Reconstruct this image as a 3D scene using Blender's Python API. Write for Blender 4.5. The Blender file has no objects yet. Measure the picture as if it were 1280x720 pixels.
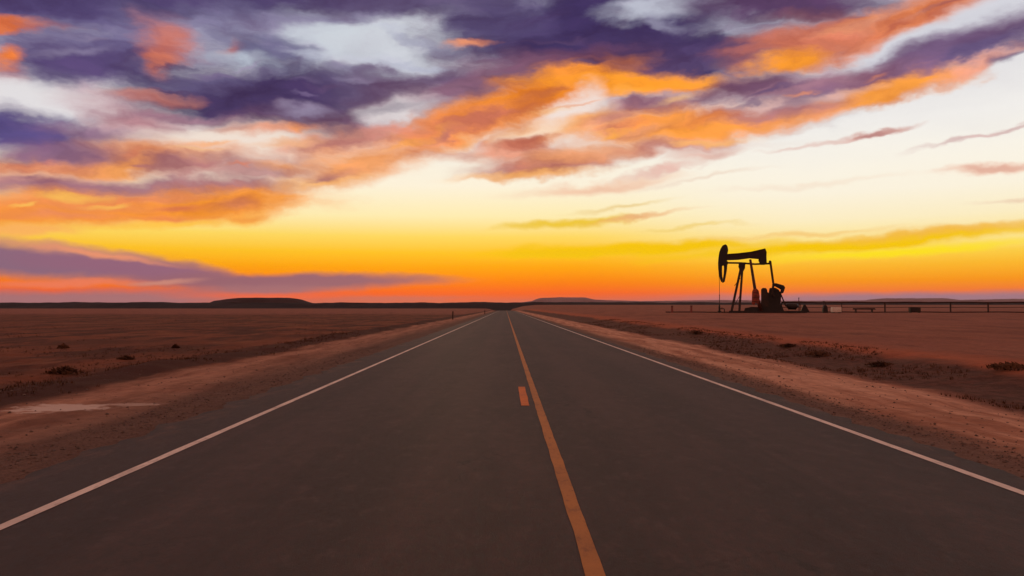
import bpy, bmesh, math, random
from mathutils import Vector, Matrix, noise

random.seed(7)
S = bpy.context.scene
COL = S.collection
F = 995.0                      # focal length in photo pixels (1280 wide)
EYE = 1.414
PITCH = math.atan(25 / F)
YAW = math.atan(8 / F)         # road vanishing point a little left of the centre


def lin(r, g, b):
    def f(c):
        c /= 255.0
        return c / 12.92 if c <= 0.04045 else ((c + 0.055) / 1.055) ** 2.4
    return (f(r), f(g), f(b), 1.0)


# ------------------------------------------------------------------ helpers
def tag(o, label=None, cat=None, group=None, kind=None):
    if label: o['label'] = label
    if cat: o['category'] = cat
    if group: o['group'] = group
    if kind: o['kind'] = kind
    return o


def link(name, bm, m, parent=None, smooth=False):
    me = bpy.data.meshes.new(name)
    bm.to_mesh(me); bm.free()
    if smooth:
        for p in me.polygons: p.use_smooth = True
    o = bpy.data.objects.new(name, me)
    me.materials.append(m)
    COL.objects.link(o)
    if parent: o.parent = parent
    return o


def link_data(name, verts, faces, m, parent=None, smooth=False):
    me = bpy.data.meshes.new(name)
    me.from_pydata(verts, [], faces); me.update()
    if smooth:
        for p in me.polygons: p.use_smooth = True
    o = bpy.data.objects.new(name, me)
    me.materials.append(m)
    COL.objects.link(o)
    if parent: o.parent = parent
    return o


def empty(name, loc, rz=0.0):
    o = bpy.data.objects.new(name, None)
    o.empty_display_size = 0.3
    o.location = loc; o.rotation_euler = (0, 0, rz)
    COL.objects.link(o)
    return o


def bar(bm, a, b, w, d=None, bevel=0.0):
    """square-section bar from a to b, w across, d deep"""
    a, b = Vector(a), Vector(b)
    d = d or w
    z = (b - a); L = z.length; z.normalize()
    y = Vector((0, 1, 0))
    if abs(z.dot(y)) > 0.95: y = Vector((1, 0, 0))
    x = y.cross(z).normalized(); y = z.cross(x)
    vs = []
    for p in (a, b):
        for sx, sy in ((-1, -1), (1, -1), (1, 1), (-1, 1)):
            vs.append(bm.verts.new(p + x * sx * w / 2 + y * sy * d / 2))
    fs = [(0, 3, 2, 1), (4, 5, 6, 7), (0, 1, 5, 4), (1, 2, 6, 5), (2, 3, 7, 6), (3, 0, 4, 7)]
    for f in fs: bm.faces.new([vs[i] for i in f])


def tube(bm, pts, r, n=10):
    pts = [Vector(p) for p in pts]
    rings = []
    for i, p in enumerate(pts):
        t = (pts[min(i + 1, len(pts) - 1)] - pts[max(i - 1, 0)]).normalized()
        up = Vector((0, 1, 0)) if abs(t.y) < 0.9 else Vector((0, 0, 1))
        x = up.cross(t).normalized(); y = t.cross(x)
        rr = r[i] if isinstance(r, (list, tuple)) else r
        rings.append([bm.verts.new(p + (x * math.cos(2 * math.pi * k / n) + y * math.sin(2 * math.pi * k / n)) * rr) for k in range(n)])
    for a, b in zip(rings, rings[1:]):
        for k in range(n):
            bm.faces.new((a[k], a[(k + 1) % n], b[(k + 1) % n], b[k]))
    bm.faces.new(rings[0][::-1]); bm.faces.new(rings[-1])


def prism(bm, poly, y0, y1):
    """polygon in XZ extruded from y0 to y1"""
    a = [bm.verts.new((x, y0, z)) for x, z in poly]
    b = [bm.verts.new((x, y1, z)) for x, z in poly]
    n = len(poly)
    bm.faces.new(a); bm.faces.new(b[::-1])
    for i in range(n):
        j = (i + 1) % n
        bm.faces.new((a[i], b[i], b[j], a[j]))
    bmesh.ops.recalc_face_normals(bm, faces=bm.faces)


def box(bm, x0, x1, y0, y1, z0, z1):
    prism(bm, [(x0, z0), (x1, z0), (x1, z1), (x0, z1)], y0, y1)


def bevel(bm, w):
    bmesh.ops.recalc_face_normals(bm, faces=bm.faces)
    bmesh.ops.bevel(bm, geom=bm.edges[:], offset=w, segments=2, affect='EDGES', clamp_overlap=True)


# ------------------------------------------------------------------ materials
class NT:
    def __init__(self, tree): self.t = tree
    def n(self, kind, ins=None, **props):
        nd = self.t.nodes.new(kind)
        for k, v in props.items(): setattr(nd, k, v)
        for k, v in (ins or {}).items():
            s = nd.inputs[k]
            if hasattr(v, 'is_output'): self.t.links.new(v, s)
            else: s.default_value = v
        return nd
    def math(self, op, a, b=0.0, c=None, clamp=False):
        ins = {0: a, 1: b}
        if c is not None: ins[2] = c
        return self.n('ShaderNodeMath', ins, operation=op, use_clamp=clamp).outputs[0]
    def mix(self, fac, a, b, blend='MIX'):
        nd = self.n('ShaderNodeMix', {0: fac, 6: a, 7: b}, data_type='RGBA', blend_type=blend)
        return nd.outputs[2]
    def ramp(self, fac, a, b, lo=0.0, hi=1.0, smooth=True):
        return self.n('ShaderNodeMapRange', {0: fac, 1: a, 2: b, 3: lo, 4: hi},
                      interpolation_type='SMOOTHSTEP' if smooth else 'LINEAR').outputs[0]
    def noise(self, vec, scale, detail=4, rough=0.55, dist=0.0):
        return self.n('ShaderNodeTexNoise', {'Vector': vec, 'Scale': scale, 'Detail': detail, 'Roughness': rough, 'Distortion': dist})
    def scalev(self, vec, s):
        return self.n('ShaderNodeMapping', {'Vector': vec, 'Scale': s}).outputs[0]


def newmat(name):
    m = bpy.data.materials.new(name); m.use_nodes = True
    t = NT(m.node_tree)
    return m, t, m.node_tree.nodes['Principled BSDF']


def worn_mat(name, c1, c2, scale=3.0, rough=0.6, metal=0.0, spec=0.5):
    m, t, p = newmat(name)
    tc = t.n('ShaderNodeTexCoord').outputs['Object']
    n1 = t.noise(tc, scale, 6, 0.65).outputs[0]
    n2 = t.noise(tc, scale * 6, 4).outputs[0]
    f = t.ramp(n1, 0.42, 0.62)
    t.t.links.new(t.mix(f, (*c1, 1), (*c2, 1)), p.inputs['Base Color'])
    t.t.links.new(t.ramp(n2, 0.2, 0.8, rough - 0.12, rough + 0.12), p.inputs['Roughness'])
    p.inputs['Metallic'].default_value = metal
    p.inputs['Specular IOR Level'].default_value = spec
    b = t.n('ShaderNodeBump', {'Height': n2, 'Strength': 0.15, 'Distance': 0.01})
    t.t.links.new(b.outputs[0], p.inputs['Normal'])
    return m


M = {}
M['iron'] = worn_mat('dark_painted_steel', (0.022, 0.015, 0.014), (0.045, 0.022, 0.016), 1.2, 0.6)
M['black'] = worn_mat('black_greasy_steel', (0.012, 0.010, 0.010), (0.02, 0.016, 0.014), 1.5, 0.55)
M['red'] = worn_mat('red_guard_paint', (0.34, 0.06, 0.028), (0.16, 0.03, 0.018), 1.4, 0.6)
M['redleg'] = worn_mat('faded_red_leg_paint', (0.10, 0.026, 0.017), (0.05, 0.018, 0.013), 1.0, 0.65)
M['rust'] = worn_mat('rusty_pipe', (0.06, 0.025, 0.018), (0.03, 0.016, 0.013), 1.0, 0.7)
M['white'] = worn_mat('white_tank_paint', (0.9, 0.87, 0.8), (0.8, 0.74, 0.64), 1.0, 0.4)
M['pinkpost'] = worn_mat('faded_red_paint', (0.26, 0.085, 0.07), (0.2, 0.06, 0.05), 2.0, 0.7)
M['wood'] = worn_mat('weathered_wood', (0.05, 0.026, 0.02), (0.03, 0.018, 0.014), 2.0, 0.8)
M['steel'] = worn_mat('galvanised_steel', (0.3, 0.28, 0.28), (0.2, 0.18, 0.18), 2.0, 0.45, 0.6)


def ground_mat():
    m, t, p = newmat('red_desert_soil')
    pos = t.n('ShaderNodeNewGeometry').outputs['Position']
    sx = t.n('ShaderNodeSeparateXYZ', {0: pos})
    X, Y = sx.outputs[0], sx.outputs[1]
    big = t.noise(pos, 0.035, 5, 0.6).outputs[0]
    mid = t.noise(t.scalev(pos, (1.0, 0.35, 1.0)), 0.35, 6, 0.62).outputs[0]
    fine = t.noise(pos, 4.0, 6, 0.7).outputs[0]
    grit = t.noise(pos, 38.0, 3, 0.7).outputs[0]
    # edge wobble of every strip that runs beside the road
    wob = t.math('MULTIPLY', t.math('SUBTRACT', t.noise(t.scalev(pos, (1, 0.25, 1)), 0.9, 5, 0.65).outputs[0], 0.5), 1.0)
    Xw = t.math('ADD', X, t.math('MULTIPLY', wob, 1.6))
    Xs = t.math('ADD', X, t.math('MULTIPLY', wob, 0.55))
    # field: brown, mottled, darker on the left plain
    left = t.mix(t.ramp(mid, 0.40, 0.60), (0.230, 0.076, 0.032, 1), (0.085, 0.029, 0.014, 1))
    left = t.mix(t.ramp(big, 0.42, 0.62, 0, 0.6), left, (0.17, 0.062, 0.029, 1))
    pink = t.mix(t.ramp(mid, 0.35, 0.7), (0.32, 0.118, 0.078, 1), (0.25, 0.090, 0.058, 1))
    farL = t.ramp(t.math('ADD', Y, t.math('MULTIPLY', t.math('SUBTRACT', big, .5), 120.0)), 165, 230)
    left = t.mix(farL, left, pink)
    right = t.mix(t.ramp(mid, 0.36, 0.7), (0.34, 0.132, 0.076, 1), (0.23, 0.085, 0.050, 1))
    right = t.mix(t.ramp(big, 0.42, 0.62, 0, 0.5), right, (0.30, 0.115, 0.073, 1))
    patch = t.noise(t.scalev(pos, (0.55, 0.22, 1.0)), 0.55, 7, 0.7).outputs[0]
    left = t.mix(t.ramp(patch, 0.52, 0.64, 0, 0.75), left, (0.050, 0.018, 0.010, 1))
    left = t.mix(t.ramp(patch, 0.46, 0.34, 0, 0.6), left, (0.30, 0.125, 0.060, 1))
    right = t.mix(t.ramp(patch, 0.54, 0.66, 0, 0.5), right, (0.13, 0.048, 0.030, 1))
    right = t.mix(t.ramp(patch, 0.45, 0.34, 0, 0.5), right, (0.40, 0.165, 0.10, 1))
    side = t.ramp(X, -1, 1)
    col = t.mix(side, left, right)
    # right: red-orange strip just past the verge, then the dark scrubby verge
    redl = t.math('MULTIPLY', t.ramp(Xw, 10.2, 11.2), t.ramp(Xw, 15.5, 12.5))
    col = t.mix(t.math('MULTIPLY', redl, 0.8), col, (0.46, 0.135, 0.055, 1))
    verge = t.math('MULTIPLY', t.ramp(Xw, 7.6, 8.4), t.ramp(Xw, 11.2, 10.4))
    vcol = t.mix(t.ramp(fine, 0.40, 0.62), (0.045, 0.026, 0.017, 1), (0.14, 0.065, 0.043, 1))
    col = t.mix(t.math('MULTIPLY', verge, 0.85), col, vcol)
    # left verge: darker berm line between track and plain
    vl = t.math('MULTIPLY', t.ramp(Xw, -7.2, -7.8), t.ramp(Xw, -9.6, -8.7))
    col = t.mix(t.math('MULTIPLY', vl, 0.88), col, (0.062, 0.023, 0.014, 1))
    # bare vehicle track either side
    streak = t.noise(t.scalev(pos, (1.0, 0.09, 1.0)), 1.7, 6, 0.65).outputs[0]
    dirt = t.mix(t.ramp(streak, 0.38, 0.66), (0.70, 0.40, 0.265, 1), (0.40, 0.18, 0.105, 1))
    dirtL = t.mix(t.ramp(streak, 0.38, 0.66), (0.48, 0.255, 0.168, 1), (0.26, 0.122, 0.076, 1))
    trR = t.math('MULTIPLY', t.ramp(Xs, 3, 4), t.ramp(Xw, 8.3, 7.4))
    trL = t.math('MULTIPLY', t.ramp(Xs, -3, -4), t.ramp(Xw, -7.7, -7.0))
    col = t.mix(trR, col, dirt)
    col = t.mix(trL, col, dirtL)
    # loose gravel against the asphalt
    gcol = t.mix(t.ramp(grit, 0.35, 0.65), (0.055, 0.038, 0.033, 1), (0.15, 0.095, 0.076, 1))
    gL = t.math('MULTIPLY', t.ramp(Xs, -6.6, -4.5), t.ramp(Xs, 0, -1))
    gR = t.math('MULTIPLY', t.ramp(Xs, 5.5, 4.7), t.ramp(Xs, 0, 1))
    col = t.mix(t.math('MULTIPLY', t.math('ADD', gL, gR), 0.85), col, gcol)
    # grain
    col = t.mix(t.ramp(fine, 0.3, 0.75, 0.0, 0.40), col, (0.065, 0.030, 0.020, 1))
    col = t.mix(t.ramp(grit, 0.62, 0.78, 0.0, 0.5), col, (0.26, 0.15, 0.11, 1))
    sn = t.noise(t.scalev(pos, (1.0, 1.6, 1.0)), 2.6, 7, 0.68).outputs[0]
    def stain(cx, cy, rx, ry):
        q = t.n('ShaderNodeMapping', {'Vector': pos, 'Location': (cx, cy, 0), 'Scale': (rx, ry, 1e6)}, vector_type='TEXTURE').outputs[0]
        L = t.n('ShaderNodeVectorMath', {0: q}, operation='LENGTH').outputs['Value']
        return t.ramp(t.math('MULTIPLY_ADD', t.math('SUBTRACT', sn, 0.5), 3.0, L), 1.15, 0.75)
    st = t.math('MAXIMUM', stain(-6.5, 11.75, 0.68, 0.50), t.math('MULTIPLY', stain(-5.7, 12.15, 0.60, 0.16), 0.55))
    col = t.mix(t.math('MULTIPLY', st, 0.9), col, (0.66, 0.55, 0.48, 1))
    t.t.links.new(col, p.inputs['Base Color'])
    p.inputs['Roughness'].default_value = 0.95
    p.inputs['Specular IOR Level'].default_value = 0.15
    h = t.math('ADD', t.math('MULTIPLY', fine, 0.6), t.math('MULTIPLY', grit, 0.18))
    b = t.n('ShaderNodeBump', {'Height': h, 'Strength': 0.7, 'Distance': 0.12})
    t.t.links.new(b.outputs[0], p.inputs['Normal'])
    return m


def asphalt_mat():
    m, t, p = newmat('old_asphalt')
    pos = t.n('ShaderNodeNewGeometry').outputs['Position']
    sx = t.n('ShaderNodeSeparateXYZ', {0: pos})
    X = sx.outputs[0]
    agg = t.noise(pos, 95.0, 3, 0.7).outputs[0]
    grain = t.noise(t.scalev(pos, (1.0, 0.55, 1.0)), 20.0, 5, 0.75).outputs[0]
    blot = t.noise(t.scalev(pos, (1.0, 0.22, 1.0)), 0.9, 7, 0.68).outputs[0]
    lng = t.noise(t.scalev(pos, (1.0, 0.02, 1.0)), 2.2, 5, 0.6).outputs[0]
    col = t.mix(t.ramp(blot, 0.38, 0.64), (0.033, 0.0205, 0.0200, 1), (0.067, 0.0405, 0.0385, 1))
    col = t.mix(t.ramp(lng, 0.44, 0.62, 0, 0.75), col, (0.036, 0.025, 0.024, 1))
    # polished wheel tracks
    def track(c, w):
        d = t.math('ABSOLUTE', t.math('SUBTRACT', X, c))
        return t.ramp(d, w, 0.08)
    tr = t.math('ADD', t.math('ADD', track(-2.2, .5), track(-.55, .5)), t.math('ADD', track(1.5, .5), track(3.1, .5)))
    col = t.mix(t.math('MULTIPLY', tr, 0.42), col, (0.082, 0.051, 0.048, 1))
    col = t.mix(t.ramp(agg, 0.56, 0.74, 0, 0.7), col, (0.15, 0.105, 0.095, 1))
    col = t.mix(t.ramp(grain, 0.36, 0.60, 0.7, 0.0), col, (0.016, 0.013, 0.012, 1))
    mot = t.noise(t.scalev(pos, (1.0, 0.5, 1.0)), 5.5, 6, 0.7).outputs[0]
    col = t.mix(t.ramp(mot, 0.52, 0.66, 0, 0.36), col, (0.090, 0.060, 0.055, 1))
    col = t.mix(t.ramp(mot, 0.48, 0.36, 0, 0.40), col, (0.022, 0.016, 0.015, 1))
    # darker sealed outer strips, old tar snakes and fine cracks
    outer = t.math('ADD', t.ramp(X, -3.3, -3.5), t.ramp(X, 4.0, 4.15))
    col = t.mix(t.math('MULTIPLY', outer, 0.45), col, (0.036, 0.027, 0.025, 1))
    wv = t.n('ShaderNodeVectorMath', {0: pos, 1: t.n('ShaderNodeVectorMath', {0: t.noise(pos, 1.1, 4, 0.6).outputs['Color'], 'Scale': 1.3}, operation='SCALE').outputs[0]}, operation='ADD').outputs[0]
    vor = t.n('ShaderNodeTexVoronoi', {'Vector': t.scalev(wv, (0.42, 0.16, 1.0)), 'Scale': 1.0}, feature='DISTANCE_TO_EDGE').outputs['Distance']
    crk = t.math('MULTIPLY', t.ramp(vor, 0.012, 0.002), t.ramp(t.noise(pos, 0.25, 3).outputs[0], 0.48, 0.6))
    col = t.mix(t.math('MULTIPLY', crk, 0.75), col, (0.012, 0.010, 0.010, 1))
    oil = t.n('ShaderNodeMath', {0: t.noise(t.scalev(pos, (1.0, 0.35, 1.0)), 2.6, 5, 0.7).outputs[0]}, operation='ADD')
    oil.inputs[1].default_value = 0.0
    lane = t.math('ADD', track(-1.4, .7), track(2.2, .7))
    col = t.mix(t.math('MULTIPLY', t.math('MULTIPLY', lane, t.ramp(oil.outputs[0], 0.42, 0.66)), 0.55), col, (0.030, 0.024, 0.023, 1))
    # dust blown over the outer edges
    dl = t.ramp(X, -3.45, -4.1); dr = t.ramp(X, 4.0, 4.4)
    dn = t.noise(t.scalev(pos, (1, 0.3, 1)), 2.5, 5, 0.7).outputs[0]
    dust = t.math('MULTIPLY', t.math('ADD', dl, dr), t.ramp(dn, 0.45, 0.65))
    col = t.mix(t.math('MULTIPLY', dust, 0.6), col, (0.15, 0.075, 0.05, 1))
    t.t.links.new(col, p.inputs['Base Color'])
    t.t.links.new(t.ramp(grain, 0.3, 0.7, 0.70, 0.86), p.inputs['Roughness'])
    p.inputs['Specular IOR Level'].default_value = 0.42
    h = t.math('ADD', agg, t.math('MULTIPLY', grain, 0.8))
    b = t.n('ShaderNodeBump', {'Height': h, 'Strength': 0.55, 'Distance': 0.012})
    t.t.links.new(b.outputs[0], p.inputs['Normal'])
    return m


def paint_mat(name, c, worn, wear=0.5):
    m, t, p = newmat(name)
    pos = t.n('ShaderNodeNewGeometry').outputs['Position']
    n1 = t.noise(t.scalev(pos, (1, 0.4, 1)), 14.0, 6, 0.75).outputs[0]
    n2 = t.noise(pos, 90.0, 3, 0.7).outputs[0]
    n3 = t.noise(pos, 1.2, 4, 0.6).outputs[0]
    f = t.math('ADD', t.ramp(n1, 0.50, 0.66, 0, wear), t.ramp(n2, 0.55, 0.75, 0, wear * .8), clamp=True)
    col = t.mix(f, (*c, 1), (*worn, 1))
    col = t.mix(t.ramp(n3, 0.4, 0.7, 0, 0.35), col, (*worn, 1))
    t.t.links.new(col, p.inputs['Base Color'])
    p.inputs['Roughness'].default_value = 0.75
    p.inputs['Specular IOR Level'].default_value = 0.3
    b = t.n('ShaderNodeBump', {'Height': n2, 'Strength': 0.4, 'Distance': 0.008})
    t.t.links.new(b.outputs[0], p.inputs['Normal'])
    return m


def plain_noise_mat(name, c1, c2, scale, rough=0.9):
    m, t, p = newmat(name)
    pos = t.n('ShaderNodeNewGeometry').outputs['Position']
    n1 = t.noise(pos, scale, 6, 0.65).outputs[0]
    t.t.links.new(t.mix(t.ramp(n1, 0.36, 0.66), (*c1, 1), (*c2, 1)), p.inputs['Base Color'])
    p.inputs['Roughness'].default_value = rough
    p.inputs['Specular IOR Level'].default_value = 0.1
    return m


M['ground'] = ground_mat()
M['asphalt'] = asphalt_mat()
M['whiteline'] = paint_mat('worn_white_paint', (0.82, 0.74, 0.66), (0.24, 0.18, 0.16), 0.42)
M['yellowline'] = paint_mat('worn_yellow_paint', (0.47, 0.205, 0.050), (0.20, 0.090, 0.040), 0.6)
M['orangedash'] = paint_mat('fresh_orange_paint', (0.66, 0.19, 0.03), (0.34, 0.10, 0.03), 0.35)
M['salt'] = plain_noise_mat('pale_salt_crust', (0.78, 0.68, 0.60), (0.42, 0.28, 0.21), 3.0)
M['ridge'] = plain_noise_mat('dark_scrub_land', (0.016, 0.008, 0.007), (0.028, 0.013, 0.010), 0.01)
M['mesa'] = plain_noise_mat('dark_mesa_rock', (0.040, 0.022, 0.025), (0.058, 0.033, 0.036), 0.012)
M['hazemesa'] = plain_noise_mat('haze_tinted_mesa_rock', (0.24, 0.155, 0.17), (0.28, 0.19, 0.20), 0.003)  # far mesa: distance haze put into the rock colour, lightened towards mauve
M['scrub'] = plain_noise_mat('dry_scrub_leaf', (0.078, 0.038, 0.021), (0.13, 0.060, 0.033), 3.0)
M['twig'] = plain_noise_mat('dry_twig', (0.030, 0.019, 0.013), (0.05, 0.03, 0.02), 5.0)
M['straw'] = plain_noise_mat('dry_grass_blade', (0.075, 0.042, 0.022), (0.14, 0.078, 0.042), 0.8)
M['stone'] = plain_noise_mat('road_gravel', (0.11, 0.085, 0.075), (0.20, 0.14, 0.115), 6.0)

# ------------------------------------------------------------------ terrain
def sstep(a, b, x):
    t = max(0.0, min(1.0, (x - a) / (b - a))); return t * t * (3 - 2 * t)


def height(x, y, detail=True):
    z = -0.035
    off = sstep(4.4, 6.0, x) if x > 0 else sstep(-4.1, -6.0, x)
    # right-hand field: a bench that climbs away from the road
    if x > 0:
        ramp = sstep(6.5, 22.0, x)
        if y < 130: zy = 0.63 * sstep(15, 130, y)
        else: zy = 0.63 + (y - 130) * 0.00495
        if y > 1500: zy = 0.63 + 1370 * 0.00495
        far = sstep(0.0, 1.0, (y - 150) / 400.0)
        z += zy * max(ramp, far * sstep(5, 30, x))
        z -= 0.14 * sstep(6.0, 8.0, x) * sstep(11.0, 8.6, x)       # shallow ditch
        z += 0.16 * math.exp(-((x - 11.4) / 0.9) ** 2) * sstep(4, 9, y)
    else:
        z -= 0.05 * sstep(-9, -14, x)
        z += 0.13 * math.exp(-((x + 8.4) / 0.55) ** 2) * (0.6 + 0.8 * noise.noise(Vector((0.3, y * 0.35, 1))))
    # the road drops out of sight over a faint crest
    z -= 9.0 * sstep(430, 800, y) * sstep(60, 12, abs(x)) if abs(x) < 60 else 0
    if detail and off > 0:
        d = math.hypot(x, y)
        a = 0.045 * noise.fractal(Vector((x * 0.9, y * 0.9, 0.0)), 1.0, 2.0, 4) + 0.05 * noise.fractal(Vector((x * 0.13, y * 0.13, 3.0)), 1.0, 2.0, 3)
        rough = 1.0
        if x > 12 or (x < -9.4): rough = 1.25
        z += off * a * rough
    return z


def axis(n, half, k):
    return [half * math.sinh(k * (2 * i / n - 1)) / math.sinh(k) for i in range(n + 1)]


xs = sorted(set([round(v, 4) for v in axis(230, 5000, 8.6)] + [-14 + 0.2 * i for i in range(141)]))
xs2 = [xs[0]]
for v in xs[1:]:
    if v - xs2[-1] > 0.06: xs2.append(v)
xs = xs2
ys = [-30 + 1.0 * i for i in range(32)]
y = 2.0; st = 0.12
while y < 6500:
    ys.append(y); st = max(0.12, y * 0.0135); y += st
verts = [(x, y, height(x, y)) for y in ys for x in xs]
nx = len(xs)
faces = [(j * nx + i, j * nx + i + 1, (j + 1) * nx + i + 1, (j + 1) * nx + i) for j in range(len(ys) - 1) for i in range(nx - 1)]
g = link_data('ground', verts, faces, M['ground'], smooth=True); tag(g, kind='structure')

# ------------------------------------------------------------------ road
def roadz(y): return -9.0 * sstep(430, 800, y)


def strip(name, xl, xr, z, m, y0=-30, y1=560, ragged=0.0, seed=0, step=None):
    vs, fs, yy = [], [], y0
    cols = 7 if xr - xl > 2 else 2
    while True:
        a = xl + ragged * noise.fractal(Vector((seed, yy * 1.3, 0)), 1, 2, 4)
        b = xr + ragged * noise.fractal(Vector((seed + 9, yy * 1.3, 0)), 1, 2, 4)
        for c in range(cols):
            f = c / (cols - 1)
            vs.append((a + (b - a) * f, yy, z + roadz(yy)))
        if yy >= y1: break
        yy = min(y1, yy + (step or (0.09 if yy < 20 else max(0.09, yy * 0.011)) if yy > 0 else 1.0))
    for j in range(len(vs) // cols - 1):
        for c in range(cols - 1):
            i = j * cols + c
            fs.append((i, i + 1, i + cols + 1, i + cols))
    o = link_data(name, vs, fs, m); tag(o, kind='structure')
    return o


strip('road', -4.08, 4.34, 0.0, M['asphalt'], ragged=0.17, seed=3)
strip('edge_line', -3.295, -3.207, 0.004, M['whiteline'], ragged=0.006, seed=11)
strip('edge_line', 3.905, 3.993, 0.004, M['whiteline'], ragged=0.006, seed=17)
strip('centre_line', 0.426, 0.528, 0.004, M['yellowline'], ragged=0.008, seed=23)
strip('centre_dash', 0.225, 0.345, 0.004, M['orangedash'], y0=11.55, y1=14.3, ragged=0.006, seed=31, step=0.06)

# ------------------------------------------------------------------ far land
def px_at(px, D):                 # photo column -> world x at depth D (road frame)
    a = math.atan((px - 640) / F) + YAW
    return D * math.tan(a)


def pz_at(py, D):                 # photo row -> world z at depth D
    return EYE + (385 - py) / F * D


def ridge(name, D, prof, m, depth, rough, seed, base=-40, step=6.0):
    """long hill: prof is [(photo x, photo y)] of its skyline"""
    pts = [(px_at(a, D), pz_at(b, D)) for a, b in prof]
    x = pts[0][0]; cols = []
    while x <= pts[-1][0]:
        for (xa, za), (xb, zb) in zip(pts, pts[1:]):
            if xa <= x <= xb:
                z = za + (zb - za) * (x - xa) / max(1e-6, xb - xa); break
        fade = min(1, (x - pts[0][0]) / 60, (pts[-1][0] - x) / 60)
        z += rough * noise.fractal(Vector((x * 0.012 + seed, seed, 0)), 0.9, 2.0, 6) * max(0, fade)
        cols.append((x, z)); x += step
    vs, fs = [], []
    secs = [(-1.0, 0.0), (-0.62, 0.42), (-0.3, 0.85), (-0.1, 1.0), (0.4, 0.95), (1.0, 0.0)]
    for x, z in cols:
        for k, (s, f) in enumerate(secs):
            w = 0.15 * noise.fractal(Vector((x * 0.006, k * 3.1, seed)), 1, 2, 4)
            zz = base + (z - base) * f if f < 1 else z
            zz = -6 + (z + 6) * f
            vs.append((x, D + depth * (s + w), zz))
    n = len(secs)
    for j in range(len(cols) - 1):
        for k in range(n - 1):
            i = j * n + k
            fs.append((i, i + n, i + n + 1, i + 1))
    o = link_data(name, vs, fs, m, smooth=False); tag(o, kind='structure')
    return o


ridge('hills', 2500, [(-420, 378.5), (0, 378.3), (110, 377.9), (180, 377.9), (300, 378.4), (480, 378.5), (560, 378.2), (640, 378.0), (760, 377.4), (900, 378.0), (1280, 378.4), (1700, 378.2)], M['ridge'], 260, 2.2, 1.3)
ridge('mesa', 3300, [(255, 382), (264, 379), (270, 376.2), (286, 373.6), (300, 372.8), (330, 372.2), (362, 372.2), (372, 373.2), (386, 378.2), (396, 383)], M['mesa'], 180, 1.2, 5.5)
ridge('mesa', 13000, [(640, 379), (664, 376.5), (674, 372.6), (700, 371.6), (732, 371.8), (742, 374.6), (800, 376.4), (900, 375), (1000, 376), (1085, 375.4), (1100, 373), (1180, 372.6), (1196, 375), (1260, 373.6), (1420, 374)], M['hazemesa'], 700, 3, 8.5, step=24)

def haze_box():
    bm = bmesh.new()
    x0, x1, y0, y1, z0, z1 = -15000, 15000, -60, 14500, -14, 185
    vs = [bm.verts.new(q) for q in ((x0, y0, z0), (x1, y0, z0), (x1, y1, z0), (x0, y1, z0), (x0, y0, z1), (x1, y0, z1), (x1, y1, z1), (x0, y1, z1))]
    for f in ((0, 3, 2, 1), (4, 5, 6, 7), (0, 1, 5, 4), (1, 2, 6, 5), (2, 3, 7, 6), (3, 0, 4, 7)): bm.faces.new([vs[i] for i in f])
    m = bpy.data.materials.new('thin_evening_haze'); m.use_nodes = True
    t = NT(m.node_tree)
    for nd in list(m.node_tree.nodes): m.node_tree.nodes.remove(nd)
    v = t.n('ShaderNodeVolumePrincipled', {'Color': (0.86, 0.80, 0.84, 1), 'Density': HAZE, 'Anisotropy': 0.2})
    o = t.n('ShaderNodeOutputMaterial'); m.node_tree.links.new(v.outputs[0], o.inputs['Volume'])
    h = link('haze', bm, m); tag(h, 'thin mauve evening haze over the far plain', 'haze', kind='stuff')


HAZE = 1.2e-5
haze_box()


# ------------------------------------------------------------------ pumpjack
PD = 130.0
ZPX = PD / F / 6.0               # metres per pixel of the six-fold crop used to measure it
px0 = px_at(926.7, PD)
GZ = height(px0, PD, False)
az = math.atan2(px0, PD)
def P(zx, zy): return ((zx - 400) * ZPX, (606 - zy) * ZPX)
def P3(zx, zy, y=0.0):
    a, b = P(zx, zy); return (a, y, b)

pj = empty('pumpjack', (px0, PD, GZ), -az)
tag(pj, 'tall dark oil pumpjack with horse head, walking beam and red guard, standing on the plain', 'pumpjack')

bm = bmesh.new()                                     # steel skid under everything
for y_ in (-0.85, 0.85):
    box(bm, P(310, 0)[0], P(860, 0)[0], y_ - 0.16, y_ + 0.16, 0.0, 0.36)
for q in (318, 380, 470, 560, 650, 740, 850):
    box(bm, P(q, 0)[0] - 0.12, P(q, 0)[0] + 0.12, -0.69, 0.69, 0.05, 0.30)
bevel(bm, 0.015)
link('skid_base', bm, M['black'], pj)

apex = P3(405, 262)
for y_ in (-1, 1):                                   # Samson post: four legs
    bm = bmesh.new()
    bar(bm, (apex[0] - .12, y_ * .30, apex[2]), P3(329, 590, y_ * 0.85), 0.37, 0.28); bevel(bm, 0.012)
    link('leg', bm, M['iron'], pj)
    bm = bmesh.new()
    bar(bm, (apex[0] + .10, y_ * .30, apex[2]), P3(385, 590, y_ * 0.85), 0.36, 0.28); bevel(bm, 0.012)
    link('leg', bm, M['iron'], pj)
    bm = bmesh.new()
    tube(bm, [P3(466, 205, y_ * .22), P3(498, 425, y_ * .5), P3(540, 592, y_ * .8)], [0.19, 0.24, 0.30], 10)
    link('rear_leg', bm, M['redleg'], pj, smooth=True)
bm = bmesh.new()
for z0, z1 in ((470, 545), (345, 400)):              # bracing and ladder on the front legs
    bar(bm, P3(352, z1, -.6), P3(392, z0, .6), 0.08)
    bar(bm, P3(352, z1, .6), P3(392, z0, -.6), 0.08)
for k in range(14):
    q = 300 + k * 20
    f = (q - 262) / 328.0
    a = 399 + (329 - 399) * f
    bar(bm, P3(a, q, -.3 - .55 * f), P3(a, q, .3 + .55 * f), 0.05)
link('cross_brace', bm, M['iron'], pj)
bm = bmesh.new()
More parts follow.
